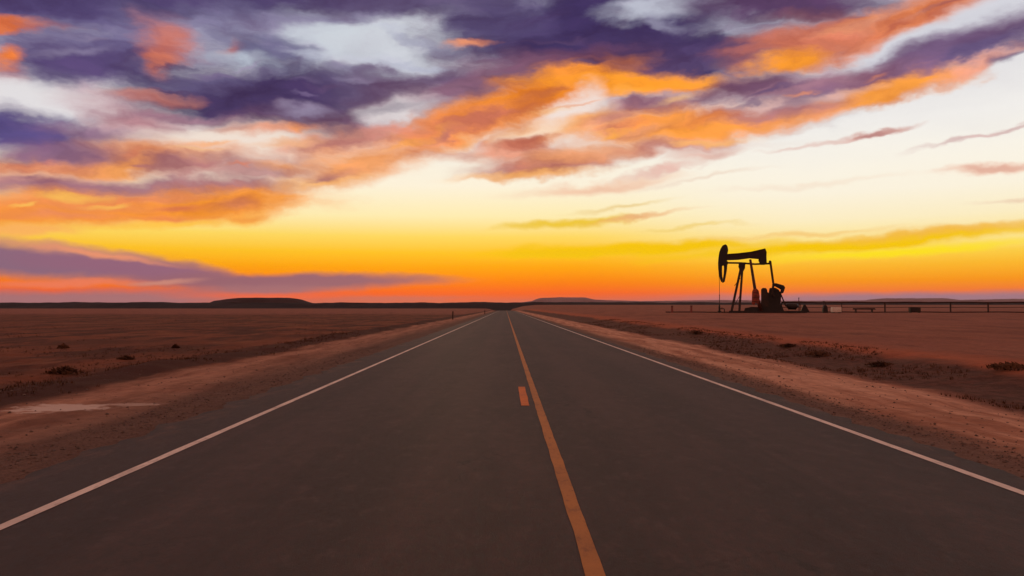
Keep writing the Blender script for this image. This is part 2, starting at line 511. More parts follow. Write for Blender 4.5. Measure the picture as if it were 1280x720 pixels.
prism(bm, [P(383, 232), P(432, 225), P(428, 270), P(414, 296), P(392, 292), P(380, 258)], -0.42, 0.42); bevel(bm, 0.03)
saddle = link('saddle_bearing', bm, M['black'], pj)
bm = bmesh.new(); tube(bm, [P3(407, 248, -.55), P3(407, 248, .55)], 0.24, 16)
link('pivot_pin', bm, M['iron'], saddle)

bm = bmesh.new()                                     # walking beam: I-section deepening to the tail
poly = [P(288, 163), P(380, 158), P(470, 149), P(575, 126), P(584, 150), P(582, 205), P(526, 203), P(460, 196), P(380, 206), P(288, 208)]
prism(bm, poly, -0.14, 0.14)
top = [(288, 163), (380, 158), (470, 149), (575, 126)]
bot = [(288, 205), (380, 203), (460, 193), (530, 199)]
for a, b in zip(top, top[1:]): bar(bm, P3(*a), P3(*b), 0.10, 0.62)
for a, b in zip(bot, bot[1:]): bar(bm, P3(*a), P3(*b), 0.10, 0.62)
for q in (320, 380, 440, 500, 545):
    bar(bm, P3(q, 166 - (q - 288) * .1), P3(q, 196), 0.06, 0.5)
link('walking_beam', bm, M['iron'], pj)
bm = bmesh.new()                                     # rear weight block and equalizer bearing
prism(bm, [P(528, 186), P(581, 150), P(584, 232), P(570, 246), P(540, 246), P(524, 214)], -0.45, 0.45); bevel(bm, 0.04)
link('tail_bearing', bm, M['black'], pj)
bm = bmesh.new()                                     # slim rail under the beam
tube(bm, [P3(300, 227), P3(400, 230), P3(500, 240), P3(610, 237)], 0.15, 10)
bar(bm, P3(300, 215), P3(300, 240), 0.16, 0.4)
link('beam_rail', bm, M['rust'], pj, smooth=False)
bm = bmesh.new()
bar(bm, P3(606, 224, -1.0), P3(606, 224, 1.0), 0.30); bevel(bm, 0.02)
link('equalizer', bm, M['iron'], pj)

# horse head: crescent in two cheeks joined by a curved face plate, open lower down
outer = [(285, 87), (266, 96), (251, 120), (241, 150), (235, 190), (232, 230), (235, 270), (239, 310), (246, 345), (254, 366), (265, 376)]
inner = [(278, 368), (288, 330), (296, 285), (300, 245), (298, 205), (300, 165), (307, 130), (303, 104), (295, 91)]
bm = bmesh.new()
o_lo = [q for q in outer if q[1] >= 228]; i_lo = [q for q in inner if q[1] >= 228]
hole_l = [(258, 250), (257, 290), (258, 325), (264, 350)]
hole_r = [(270, 345), (276, 310), (279, 270), (276, 244)]
up = [q for q in outer if q[1] <= 231] + [(262, 250), (273, 247), (299, 238)] + [q for q in inner if q[1] <= 206]
prism(bm, [P(*q) for q in up], -0.30, 0.30)
lowl = [(232, 231), (233, 270), (237, 310), (244, 345), (252, 368), (265, 378), (266, 347), (262, 325), (261, 290), (262, 250)]
lowr = [(273, 247), (275, 270), (273, 310), (267, 347), (266, 378), (280, 369), (288, 330), (296, 285), (300, 245), (299, 237)]
prism(bm, [P(*q) for q in lowl], -0.30, 0.30)
prism(bm, [P(*q) for q in lowr], -0.30, 0.30)
link('horse_head', bm, M['black'], pj)
bm = bmesh.new()                                     # bridle cables, carrier bar, polished rod
for y_ in (-.12, .12):
    tube(bm, [P3(235, 230, y_), P3(237, 300, y_), P3(241, 370, y_), P3(241, 470, y_)], 0.035, 6)
link('bridle_cable', bm, M['black'], pj)
bm = bmesh.new(); bar(bm, P3(241, 472, -.3), P3(241, 472, .3), 0.14)
link('carrier_bar', bm, M['iron'], pj)
bm = bmesh.new(); tube(bm, [P3(241, 470), P3(240, 555)], 0.055, 8)
link('polished_rod', bm, M['rust'], pj)

for y_ in (-.95, .95):                               # pitman arms down to the cranks
    bm = bmesh.new(); bar(bm, P3(609, 222, y_), P3(629, 384, y_), 0.27, 0.18); bevel(bm, 0.012)
    link('pitman_arm', bm, M['rust'], pj)
    bm = bmesh.new()
    ca, cb = Vector(P3(603, 428, y_ * 1.25)), Vector(P3(632, 384, y_ * 1.25))
    bar(bm, P3(618, 470, y_ * 1.22), P3(632, 384, y_ * 1.22), 0.30, 0.16)
    bar(bm, P3(624, 388, y_ * 1.22), P3(700, 432, y_ * 1.22), 0.30, 0.16); bevel(bm, 0.015)
    cr = link('crank_arm', bm, M['iron'], pj)
    bm = bmesh.new()
    prism(bm, [P(642, 384), P(700, 402), P(710, 418), P(697, 458), P(676, 464), P(684, 428), P(640, 404)], y_ * 1.22 - .24, y_ * 1.22 + .24); bevel(bm, 0.03)
    link('counterweight', bm, M['black'], cr)
bm = bmesh.new()                                     # gearbox on its pedestal
prism(bm, [P(597, 446), P(602, 420), P(644, 418), P(668, 434), P(684, 470), P(680, 520), P(668, 548), P(592, 548)], -0.62, 0.62); bevel(bm, 0.05)
gb = link('gearbox', bm, M['black'], pj)
bm = bmesh.new(); tube(bm, [P3(632, 476, -1.2), P3(632, 476, 1.2)], 0.22, 16)
link('crank_shaft', bm, M['iron'], gb)
bm = bmesh.new()
prism(bm, [P(552, 545), P(684, 540), P(702, 592), P(540, 592)], -0.7, 0.7); bevel(bm, 0.03)
link('pedestal', bm, M['black'], pj)
bm = bmesh.new()                                     # belt guard in front of the gearbox
prism(bm, [P(541, 430), P(552, 419), P(576, 420), P(584, 432), P(587, 452), P(596, 456), P(596, 560), P(541, 560)], -0.78, -0.36); bevel(bm, 0.04)
link('belt_guard', bm, M['iron'], pj)
bm = bmesh.new()                                     # red guard panel at the rear leg
prism(bm, [P(477, 448), P(484, 430), P(508, 422), P(524, 440), P(531, 480), P(528, 520), P(520, 545), P(502, 528), P(492, 548), P(474, 540)], -0.95, -0.78); bevel(bm, 0.02)
rg = link('red_guard', bm, M['red'], pj)
for q in ((480, 455, 522, 455), (478, 490, 528, 490), (477, 520, 526, 520)):
    bm = bmesh.new(); bar(bm, P3(q[0], q[1], -.965), P3(q[2], q[3], -.965), 0.08, 0.03)
    link('guard_strap', bm, M['rust'], rg)
bm = bmesh.new(); bar(bm, P3(680, 462, -.7), P3(716, 556, -.7), 0.13); bar(bm, P3(680, 462, .7), P3(716, 556, .7), 0.13)
link('rear_strut', bm, M['iron'], pj)
bm = bmesh.new()                                     # motor on the tail of the skid
tube(bm, [P3(722, 562), P3(730, 556), P3(790, 558), P3(798, 566)], [0.36, 0.5, 0.5, 0.34], 16)
mo = link('motor', bm, M['black'], pj, smooth=False)
bm = bmesh.new()
for k in range(6): tube(bm, [P3(736 + k * 9, 558), P3(738 + k * 9, 558)], 0.54, 16)
link('cooling_fin', bm, M['iron'], mo)
bm = bmesh.new()
prism(bm, [P(815, 602), P(838, 545), P(852, 545), P(882, 602)], -0.5, 0.5); bevel(bm, 0.03)
link('end_cover', bm, M['black'], pj)
bm = bmesh.new()
prism(bm, [P(418, 600), P(424, 570), P(470, 560), P(540, 562), P(545, 600)], -0.6, 0.6); bevel(bm, 0.03)
link('brake_box', bm, M['black'], pj)

def pj_world(zx, zy, y=0.0):
    a, b = P(zx, zy)
    return Vector((px0, PD, GZ)) + Matrix.Rotation(-az, 3, 'Z') @ Vector((a, y, b))

# wellhead below the horse head
w = pj_world(240, 606); wh = empty('wellhead', (w.x, w.y, height(w.x, w.y)), -az)
tag(wh, 'small dark wellhead with side valve under the pumpjack horse head', 'wellhead')
bm = bmesh.new()
tube(bm, [(0, 0, -.1), (0, 0, .25), (0, 0, .26), (0, 0, .36), (0, 0, .37), (0, 0, 1.1), (0, 0, 1.12), (0, 0, 1.45)], [.22, .22, .34, .34, .16, .16, .12, .10], 14)
link('casing', bm, M['black'], wh)
bm = bmesh.new(); tube(bm, [(-.1, 0, .7), (.7, 0, .7), (.78, 0, .66), (.8, 0, -.1)], .08, 10)
link('flow_line', bm, M['rust'], wh)
bm = bmesh.new(); tube(bm, [(.4, 0, .72), (.4, 0, .95)], .05, 8); tube(bm, [(.4, 0, .95), (.4, 0, .98)], .16, 12)
link('valve', bm, M['red'], wh)

# ------------------------------------------------------------------ pipe fence behind the pad
FD = 134.0
def gz(px, D): return height(px_at(px, D), D, False)
fo = empty('pipe_fence', (px_at(1106, FD), FD, gz(1106, FD)))
tag(fo, 'long rusty pipe rail fence on thick posts behind the pumpjack', 'fence')
base = Vector(fo.location)
posts = [977, 1000, 1052, 1106, 1188, 1235, 1292, 1345]
def fp(px, dz): return Vector((px_at(px, FD), FD, gz(px, FD) + dz)) - base
TOP = pz_at(378.0, FD) - gz(1106, FD)
for q in posts:
    bm = bmesh.new()
    big = q >= 1100
    tube(bm, [fp(q, -.2), fp(q, TOP)], 0.13 if big else 0.06, 10)
    link('post', bm, M['rust'], fo, smooth=False)
for hgt, rr, a, b in ((TOP, 0.13, 977, 1345), (TOP * .52, 0.045, 977, 1345), (0.12, 0.09, 832, 1345)):
    bm = bmesh.new()
    tube(bm, [fp(a + (b - a) * k / 16, hgt + 0.03 * math.sin(k * 2.1)) for k in range(17)], rr, 10)
    link('rail', bm, M['rust'], fo, smooth=True)

# ------------------------------------------------------------------ equipment along the fence
def at(px, D): 
    x = px_at(px, D); return (x, D, height(x, D) - 0.02)
k = 132.0 / F
t_ = empty('storage_tank', at(1045, 131)); tag(t_, 'small bright white box tank by the fence right of the pumpjack', 'tank')
bm = bmesh.new(); box(bm, -.72, .72, -.5, .5, .14, .98); bevel(bm, .06); link('tank_body', bm, M['white'], t_)
bm = bmesh.new(); tube(bm, [(0, 0, .97), (0, 0, 1.06)], .16, 14); link('lid', bm, M['steel'], t_)
for sx in (-.5, .5):
    bm = bmesh.new(); box(bm, sx - .08, sx + .08, -.45, .45, 0, .15); link('skid', bm, M['rust'], t_)

t_ = empty('valve_stand', at(1031, 131)); tag(t_, 'dark upright valve stand with two short pipes on top', 'valve')
bm = bmesh.new(); prism(bm, [(-.42, 0), (.42, 0), (.36, .8), (.22, 1.25), (-.2, 1.3), (-.36, .8)], -.3, .3); bevel(bm, .05); link('cabinet', bm, M['black'], t_)
for sx, hh in ((-.16, 1.9), (.14, 1.75)):
    bm = bmesh.new(); tube(bm, [(sx, 0, 1.2), (sx, 0, hh)], .05, 8); tube(bm, [(sx, 0, hh - .04), (sx, 0, hh + .06)], .13, 10); link('riser_pipe', bm, M['rust'], t_)

t_ = empty('pipe_rack', at(1080, 131)); tag(t_, 'low rack of horizontal pipes between white tank and dark cabinet', 'pipe rack')
for zz, yy in ((.62, -.2), (.74, 0), (.62, .2)):
    bm = bmesh.new(); tube(bm, [(-1.8, yy, zz), (1.8, yy, zz)], .07, 10); link('pipe', bm, M['rust'], t_)
for sx in (-1.4, 1.3):
    bm = bmesh.new(); bar(bm, (sx, 0, 0), (sx, 0, .62), .12, .5); link('support', bm, M['rust'], t_)

t_ = empty('control_cabinet', at(1143, 131)); tag(t_, 'wide dark control cabinet on feet against the pipe fence', 'cabinet')
bm = bmesh.new(); box(bm, -.85, .85, -.35, .35, .22, .95); bevel(bm, .03); cb = link('cabinet_body', bm, M['black'], t_)
bm = bmesh.new(); box(bm, -.7, .7, -.38, -.352, .3, .88); link('door', bm, M['iron'], cb)
for sx in (-.7, .7):
    bm = bmesh.new(); box(bm, sx - .06, sx + .06, -.3, .3, 0, .23); link('foot', bm, M['black'], t_)

t_ = empty('vent_pole', at(998.5, 132)); tag(t_, 'thin tall vent pole just right of the pumpjack base', 'pole')
bm = bmesh.new(); tube(bm, [(0, 0, 0), (0, 0, 2.55)], .06, 8); link('shaft', bm, M['rust'], t_)
bm = bmesh.new(); tube(bm, [(0, 0, 2.5), (0, 0, 2.62)], .11, 8); link('cap', bm, M['rust'], t_)

for q, lab in ((840, 'faded red marker post farther left of the pumpjack'), (864, 'faded red marker post nearer the pumpjack wellhead')):
    t_ = empty('marker_post', at(q, 131)); tag(t_, lab, 'post', 'faded red posts left of the pumpjack')
    bm = bmesh.new(); bar(bm, (0, 0, 0), (0, 0, 1.12), .34, .2); bevel(bm, .03); link('shaft', bm, M['pinkpost'], t_)
    bm = bmesh.new(); bar(bm, (0, 0, 1.121), (0, 0, 1.2), .4, .26); link('cap', bm, M['iron'], t_)

# roadside posts on the left
for px, D, hgt, wd, lab in ((566, 100, 1.06, .15, 'dark wooden roadside post on the left verge, the taller and nearer one'),
                            (606, 185, 1.0, .16, 'small distant roadside post on the left close to the road end')):
    x = px_at(px, D)
    t_ = empty('roadside_post', (x, D, height(x, D) - .03)); tag(t_, lab, 'post', 'posts beside the road')
    bm = bmesh.new(); bar(bm, (0, 0, 0), (0.02, 0, hgt), wd, wd * .7); bevel(bm, .012); link('shaft', bm, M['wood'], t_)
    bm = bmesh.new(); box(bm, -wd * .3, wd * .34, -wd * .37, -wd * .352, hgt - .3, hgt - .12); link('reflector', bm, M['rust'], t_)

# ------------------------------------------------------------------ scrub
def shrub_mesh(bm, r, h, n, rnd, lean=0.0):
    for _ in range(n):
        a = rnd.uniform(0, 2 * math.pi); e = rnd.random() ** 0.6
        rr = r * e * rnd.uniform(.5, 1); top = h * (1 - 0.6 * e * e) * rnd.uniform(.35, 1)
        p = Vector((rr * math.cos(a), rr * math.sin(a), top))
        s = rnd.uniform(.03, .07) * (0.5 + h)
        d = Vector((rnd.uniform(-1, 1), rnd.uniform(-1, 1), rnd.uniform(-.3, 1))).normalized()
        u = d.cross(Vector((0.3, .5, .8))).normalized()
        vs = [bm.verts.new(p + d * s * 1.6), bm.verts.new(p + u * s * .5), bm.verts.new(p - d * s * 1.2), bm.verts.new(p - u * s * .5)]
        bm.faces.new(vs)


def make_shrub(x, y, r, h, label, n=420, seed=0):
    rnd = random.Random(seed)
    t = empty('desert_shrub', (x, y, height(x, y) - 0.02), rnd.uniform(0, 6))
    tag(t, label, 'shrub', 'desert shrubs beside the road')
    bm = bmesh.new(); shrub_mesh(bm, r, h, n, rnd)
    link('foliage', bm, M['scrub'], t)
    bm = bmesh.new()
    for _ in range(9):
        a = rnd.uniform(0, 6.28); e = rnd.uniform(.2, .8)
        tube(bm, [(0, 0, -.03), (r * e * .5 * math.cos(a), r * e * .5 * math.sin(a), h * .4), (r * e * math.cos(a), r * e * math.sin(a), h * rnd.uniform(.5, .85))], [.018, .012, .005], 5)
    link('stem', bm, M['twig'], t)
    return t


def ground_at(px, py):            # where the sight line through a photo pixel meets the land
    D = 5.0
    while D < 400:
        x = px_at(px, D)
        if pz_at(py, D) <= height(x, D, False): break
        D *= 1.01
    return x, D

for i, (px, py, r, h, lab) in enumerate([
    (158, 449, .28, .12, 'lone low dark shrub on bare soil inside the left plain'),
    (82, 467, .44, .19, 'widest dark shrub on the bank beside the left track'),
    (80, 436, .22, .20, 'upright dark shrub farthest out on the left plain, behind the lone low shrub'),
    (220, 436, .16, .17, 'small round shrub on the left plain nearest the road'),
    (1022, 446, .5, .18, 'broad dark shrub in the right verge below the pumpjack base'),
    (1098, 459, .42, .13, 'low spreading shrub in the right verge, middle of the strip'),
    (985, 434, .45, .15, 'dark shrub in the right verge on the side nearest the pumpjack'),
    (870, 418, .55, .26, 'small distant shrub in the right verge farthest up the road'),
    (1262, 462, .55, .17, 'dark shrub at the right end of the bank'),
]):
    x, D = ground_at(px, py)
    make_shrub(x, D, r, h, lab, seed=40 + i)


def tufts(name, n, place, hmin, hmax, m, seed, blades=5):
    rnd = random.Random(seed); vs, fs = [], []
    for _ in range(n):
        q = place(rnd)
        if q is None: continue
        x, y = q; z = height(x, y) - 0.01
        h = rnd.uniform(hmin, hmax)
        for _b in range(blades):
            a = rnd.uniform(0, 6.28); sp = rnd.uniform(.1, .7) * h
            w = rnd.uniform(.06, .14) * h
            dx, dy = math.cos(a), math.sin(a)
            i = len(vs)
            ox, oy = rnd.uniform(-.5, .5) * h, rnd.uniform(-.5, .5) * h
            vs += [(x + ox - dy * w, y + oy + dx * w, z), (x + ox + dy * w, y + oy - dx * w, z), (x + ox + dx * sp, y + oy + dy * sp, z + h * rnd.uniform(.6, 1))]
            fs.append((i, i + 1, i + 2))
    o = link_data(name, vs, fs, m); tag(o, kind='stuff'); return o


def clump(x, y, s, thr): return noise.noise(Vector((x * s, y * s * .6, 5.5))) > thr
def left_plain(r):
    y = 8 + 150 * r.random() ** 1.8; x = -8.6 - (8 + y * .75) * r.random()
    return (x, y) if clump(x, y, .22, .08) else None
def right_verge(r):
    y = 7 + 80 * r.random() ** 1.6; x = r.uniform(8.0, 11.8)
    return (x, y) if clump(x, y, .5, -.05) else None
def left_verge(r):
    y = 7 + 70 * r.random() ** 1.6; x = r.gauss(-8.5, .45)
    return (x, y) if clump(x, y, .45, -.05) else None
o = tufts('dry_grass', 22000, left_plain, .03, .09, M['scrub'], 1); o['label'] = 'short dry grass tufts scattered over the left plain'; o['category'] = 'grass'
o = tufts('dry_grass', 9000, right_verge, .03, .10, M['scrub'], 2); o['label'] = 'dry brown weeds along the right verge'; o['category'] = 'grass'
o = tufts('dry_grass', 3000, left_verge, .03, .10, M['scrub'], 3); o['label'] = 'dry weeds on the low bank beside the left track'; o['category'] = 'grass'


def stones(name, n, place, smin, smax, seed):
    rnd = random.Random(seed); vs, fs = [], []
    for _ in range(n):
        x, y = place(rnd); z = height(x, y)
        s = rnd.uniform(smin, smax) * (0.6 + rnd.random() ** 3 * 1.2)
        i = len(vs); rot = rnd.uniform(0, 6.28)
        zs = rnd.uniform(.4, .8)
        for (ax, ay, az_) in ((1, 0, 0), (.2, .9, .1), (-.9, .3, 0), (-.3, -1, .1), (.1, .1, 1), (0, 0, -.6)):
            ax += rnd.uniform(-.25, .25); ay += rnd.uniform(-.25, .25)
            vs.append((x + s * (ax * math.cos(rot) - ay * math.sin(rot)), y + s * (ax * math.sin(rot) + ay * math.cos(rot)), z + s * az_ * zs + s * .15))
        for f in ((0, 1, 4), (1, 2, 4), (2, 3, 4), (3, 0, 4), (1, 0, 5), (2, 1, 5), (3, 2, 5), (0, 3, 5)):
            fs.append(tuple(i + q for q in f))
    o = link_data(name, vs, fs, M['stone']); tag(o, kind='stuff'); return o


def gravel_spot(r):
    y = 4 + 26 * r.random() ** 1.7
    return (r.gauss(-4.7, .35), y) if r.random() < .5 else (r.gauss(4.85, .25), y)
def dirt_spot(r):
    y = 4 + 30 * r.random() ** 1.7
    return (r.uniform(-9, -4.4), y) if r.random() < .55 else (r.uniform(4.7, 8.5), y)
o = stones('gravel', 6000, gravel_spot, .007, .018, 5); o['label'] = 'loose grey gravel along both asphalt edges'; o['category'] = 'gravel'
o = stones('pebbles', 2600, dirt_spot, .006, .02, 6); o['label'] = 'small stones strewn over the dirt tracks'; o['category'] = 'pebbles'

# ------------------------------------------------------------------ sky
def px_dir(px, py):
    X, Z = (px - 640) / F, (360 - py) / F
    c, s = math.cos(PITCH), math.sin(PITCH)
    y, z = c - Z * s, s + Z * c
    c2, s2 = math.cos(YAW), math.sin(YAW)
    return Vector((X * c2 + y * s2, y * c2 - X * s2, z)).normalized()


def uv(px, py):
    d = px_dir(px, py)
    return Vector((math.atan2(d.x, d.y) * F, F * d.z / math.hypot(d.x, d.y), 0))


# (x, y, half-length, half-height, tilt, colour, opacity, softness 0 hard..1 soft, raggedness)
CLOUDS = []
def C(x, y, rx, ry, a, col, op=1.0, soft=0.8, rag=0.5): CLOUDS.append((x, y, rx, ry, a, col, op, soft, rag))
#CLOUDS-BEGIN
# --- high pale veil and grey gaps
C(640, 90, 1100, 110, 0, (214, 210, 214), .75, 1, .3)
C(620, 20, 900, 75, 0, (176, 172, 194), .8, 1, .3)
C(420, 60, 210, 60, 0, (196, 203, 214), .9, .9)
C(1180, 40, 200, 60, 18, (212, 212, 220), .9, .9)
# --- upper left purple mass
C(90, -10, 330, 62, 0, (84, 70, 118), 1, .6)
C(330, -6, 420, 34, 0, (76, 63, 106), 1, .65)
C(560, 4, 90, 30, 0, (96, 82, 120), .9, .8)
C(110, 70, 190, 50, 0, (108, 98, 142), .95, .8)
C(270, 28, 120, 26, 0, (132, 126, 160), .8, .9)
C(105, 84, 110, 30, 2, (82, 65, 112), .95, .8)
C(30, 33, 66, 11, 0, (236, 126, 72), 1, .7)
C(6, 74, 30, 14, 0, (240, 128, 62), 1, .8)
C(8, 98, 30, 14, 0, (200, 120, 120), .7, 1)
C(197, 52, 36, 36, 0, (212, 124, 106), .95, .9)
C(200, 78, 20, 20, 0, (222, 124, 92), .9, .9)
C(266, 54, 18, 12, 20, (216, 128, 104), .95, .8)
C(322, 60, 88, 27, -10, (100, 96, 132), .95, .75)
C(420, 96, 60, 16, 16, (98, 88, 122), .9, .8)
C(350, 30, 60, 12, 4, (140, 132, 162), .7, .9)
C(298, 76, 62, 13, -12, (190, 200, 214), .95, .8)
C(436, 50, 74, 24, -22, (204, 212, 220), .95, .8)
C(340, 92, 90, 12, 0, (120, 116, 148), .8, .9)
C(336, 122, 205, 44, 0, (66, 51, 94), 1, .55)
C(250, 104, 70, 12, 4, (98, 88, 128), .8, .9)
C(390, 134, 90, 10, 2, (92, 66, 102), .8, .9)
C(460, 98, 60, 40, 5, (92, 78, 116), .9, .8)
C(420, 152, 150, 22, 0, (106, 74, 104), .95, .8)
C(300, 158, 110, 8, 0, (128, 86, 112), .8, .9)
C(175, 122, 50, 10, 0, (206, 128, 112), .8, .9)
# --- left pale wedge and purple below it
C(60, 132, 130, 26, -17, (226, 222, 224), 1, .7)
C(130, 132, 60, 22, -10, (206, 170, 176), .7, 1)
C(25, 168, 120, 32, -12, (86, 74, 128), 1, .6)
C(150, 180, 90, 24, -4, (140, 104, 132), .8, .9)
C(290, 178, 140, 26, 4, (240, 222, 208), .95, .8)
C(205, 158, 60, 8, 0, (224, 205, 205), .8, .9)
C(330, 160, 80, 9, 3, (226, 146, 112), .8, .9)
C(372, 157, 24, 10, 0, (238, 150, 92), .8, .9)
C(420, 180, 80, 22, 10, (236, 152, 104), .85, .9)
# --- left orange cloud deck
C(130, 206, 210, 24, 2, (236, 150, 92), .95, .7)
C(60, 194, 130, 18, -4, (124, 90, 124), .9, .8)
C(150, 214, 90, 8, 3, (244, 160, 84), .8, .9)
C(40, 212, 100, 8, 0, (226, 138, 100), .8, .9)
C(20, 228, 140, 14, 0, (208, 142, 132), .8, .9)
C(70, 222, 70, 5, -3, (250, 196, 160), .7, .9)
C(150, 236, 230, 15, 0, (156, 104, 122), .95, .7)
C(320, 212, 110, 20, 4, (176, 118, 122), .85, .8)
C(300, 232, 90, 9, 0, (168, 104, 112), .8, .8)
C(455, 205, 100, 26, 12, (240, 156, 92), .95, .8)
C(400, 225, 80, 10, 4, (248, 176, 96), .8, .9)
C(130, 262, 290, 24, 2, (249, 150, 56), 1, .6)
C(285, 256, 105, 22, 4, (250, 152, 46), .95, .6)
C(200, 272, 80, 6, 2, (238, 140, 70), .7, .9)
C(60, 270, 90, 6, 0, (236, 140, 96), .7, .9)
C(180, 246, 100, 5, 2, (226, 130, 86), .7, .9)
C(90, 256, 150, 10, 0, (238, 142, 92), .6, .9)
C(300, 255, 38, 11, 0, (212, 124, 84), .85, .9)
C(215, 281, 110, 6, 3, (254, 196, 66), .8, .9)
C(30, 290, 80, 9, 0, (252, 178, 96), .9, .9)
# --- left low mauve bank
C(40, 327, 260, 19, -4.5, (138, 102, 124), 1, .55)
C(180, 338, 160, 14, -6, (146, 98, 122), .95, .7)
C(80, 313, 120, 8, -7, (212, 140, 118), .7, .9)
C(130, 322, 90, 4, -8, (240, 150, 110), .8, .9)
C(370, 351, 190, 10, 0, (148, 98, 112), 1, .5, .35)
C(330, 360, 130, 7, 0, (160, 108, 116), .9, .7)
C(80, 372, 300, 13, 0, (164, 112, 118), .95, .7)
C(80, 353, 118, 5, 0, (240, 124, 90), .85, .8)
C(340, 369, 110, 5, 0, (240, 100, 66), .85, .9)
C(205, 352, 50, 3, 4, (206, 140, 124), .8, .9)
# --- upper middle
C(505, 46, 110, 44, 4, (206, 210, 218), .95, .8)
C(480, 4, 110, 22, 0, (90, 76, 114), .95, .7)
C(590, 20, 40, 34, 0, (116, 104, 138), .8, .9)
C(735, 40, 195, 76, 2, (62, 48, 94), 1, .55)
C(640, 30, 60, 40, 10, (84, 72, 114), .85, .9)
C(845, 70, 180, 40, 4, (66, 51, 94), 1, .6)
C(780, 88, 110, 14, 0, (104, 66, 96), .9, .8)
C(690, 88, 120, 22, 10, (112, 68, 92), .9, .8)
C(595, 53, 38, 6, 3, (240, 152, 110), .9, .9)
C(572, 112, 112, 36, 14, (124, 84, 110), .95, .7)
C(540, 96, 60, 14, 10, (100, 80, 116), .8, .9)
C(500, 138, 46, 22, 0, (232, 224, 224), .95, .8)
C(812, 12, 64, 16, 8, (192, 196, 210), .9, .8)
C(830, 30, 26, 8, -20, (150, 148, 172), .7, .9)
C(925, 32, 48, 13, -6, (188, 190, 206), .9, .9)
C(985, 6, 150, 30, 0, (86, 60, 96), 1, .6)
C(1000, 20, 60, 8, 6, (120, 76, 92), .7, .9)
C(880, 78, 90, 24, 8, (84, 66, 108), .95, .7)
# --- big orange band across the middle
C(640, 134, 150, 27, 17, (248, 144, 42), 1, .6)
C(590, 152, 60, 7, 16, (206, 116, 88), .8, .9)
C(680, 118, 60, 6, 14, (214, 122, 72), .7, .9)
C(625, 176, 60, 7, 8, (204, 112, 92), .8, .9)
C(790, 107, 150, 15, 0, (253, 156, 44), 1, .6)
C(700, 96, 36, 12, 0, (250, 150, 56), .9, .8)
C(560, 160, 110, 20, 10, (232, 136, 84), .95, .8)
C(610, 148, 70, 8, 12, (196, 108, 88), .8, .9)
C(700, 158, 100, 20, 10, (248, 168, 86), .9, .8)
C(706, 138, 46, 17, 32, (242, 226, 218), .95, .8)
C(665, 170, 60, 10, 14, (250, 226, 200), .8, .9)
C(815, 131, 82, 14, 4, (148, 98, 118), .95, .7)
C(850, 156, 130, 24, 4, (249, 150, 52), .95, .7)
C(770, 150, 40, 8, 8, (196, 130, 120), .8, .9)
C(640, 190, 120, 14, 2, (214, 132, 100), .85, .8)
C(690, 205, 110, 16, 6, (186, 106, 96), .95, .7)
C(760, 190, 120, 14, 6, (238, 160, 100), .8, .9)
C(660, 219, 90, 7, 4, (250, 176, 92), .8, .9)
C(745, 232, 100, 9, 6, (240, 190, 160), .8, .9)
C(820, 214, 60, 5, 8, (222, 172, 160), .8, .9)
# --- upper right diagonals
C(1130, 22, 170, 24, 20, (232, 136, 86), 1, .7)
C(1010, 52, 100, 26, 10, (208, 116, 88), .95, .8)
C(1165, 54, 170, 22, 22, (212, 212, 220), .95, .7)
C(985, 80, 42, 13, 6, (252, 156, 48), 1, .7)
C(1060, 66, 60, 12, 18, (214, 128, 96), .8, .9)
C(885, 104, 50, 11, 6, (250, 158, 54), .95, .8)
C(1150, 86, 260, 28, 19, (116, 90, 126), 1, .6)
C(1240, 62, 90, 10, 24, (98, 82, 124), .8, .9)
C(1010, 106, 150, 20, 8, (150, 104, 124), .95, .7)
C(940, 106, 66, 16, 10, (112, 74, 104), .95, .8)
C(1000, 126, 70, 9, 6, (132, 88, 110), .85, .9)
C(1090, 122, 130, 15, 13, (251, 160, 66), 1, .6)
C(1220, 88, 90, 8, 22, (238, 160, 132), .85, .9)
C(900, 162, 120, 18, 8, (250, 156, 62), .95, .7)
C(960, 142, 90, 12, 6, (180, 120, 126), .85, .9)
C(850, 186, 120, 11, 4, (206, 136, 122), .85, .9)
C(905, 178, 70, 6, 6, (250, 180, 104), .8, .9)
C(800, 166, 60, 7, 6, (226, 150, 108), .8, .9)
C(990, 128, 90, 8, 8, (226, 186, 178), .8, .9)
C(1095, 165, 62, 6, 12, (206, 150, 140), .95, .8)
C(1020, 180, 60, 4, 8, (228, 194, 184), .7, .9)
C(1225, 164, 86, 5, 18, (214, 182, 178), .9, .8)
C(890, 196, 60, 6, 8, (222, 176, 162), .8, .9)
C(1240, 211, 76, 8, 6, (236, 182, 158), .9, .8)
C(1255, 253, 60, 4, 4, (236, 206, 176), .8, .9)
# --- low golden streaks
C(715, 279, 92, 6, 5, (236, 196, 50), .95, .8)
C(860, 285, 60, 3, 2, (240, 206, 110), .7, .9)
C(880, 222, 90, 4, 10, (238, 216, 196), .7, .9)
C(1010, 232, 120, 5, 4, (246, 228, 206), .7, .9)
C(800, 271, 70, 4, 7, (238, 176, 120), .8, .9)
C(780, 258, 70, 4, 8, (236, 206, 140), .8, .9)
C(790, 312, 190, 9, 2, (246, 196, 2), 1, .6)
C(700, 316, 90, 6, 0, (244, 194, 10), .8, .8)
C(1080, 304, 290, 7.5, 5, (247, 198, 2), 1, .6)
C(1180, 290, 190, 6, 5, (244, 184, 74), .8, .9)
C(1000, 294, 130, 4, 3, (246, 196, 110), .7, .9)
C(1130, 313, 220, 7, 4, (255, 228, 20), .85, .9)
# --- mauve haze bars on the horizon at right
C(860, 378, 230, 5, 0, (176, 112, 112), .6, .9, .2)
C(1180, 372, 330, 9, 0, (160, 120, 134), .95, .8, .2)
C(480, 374, 120, 4, 0, (190, 110, 100), .6, .9, .2)
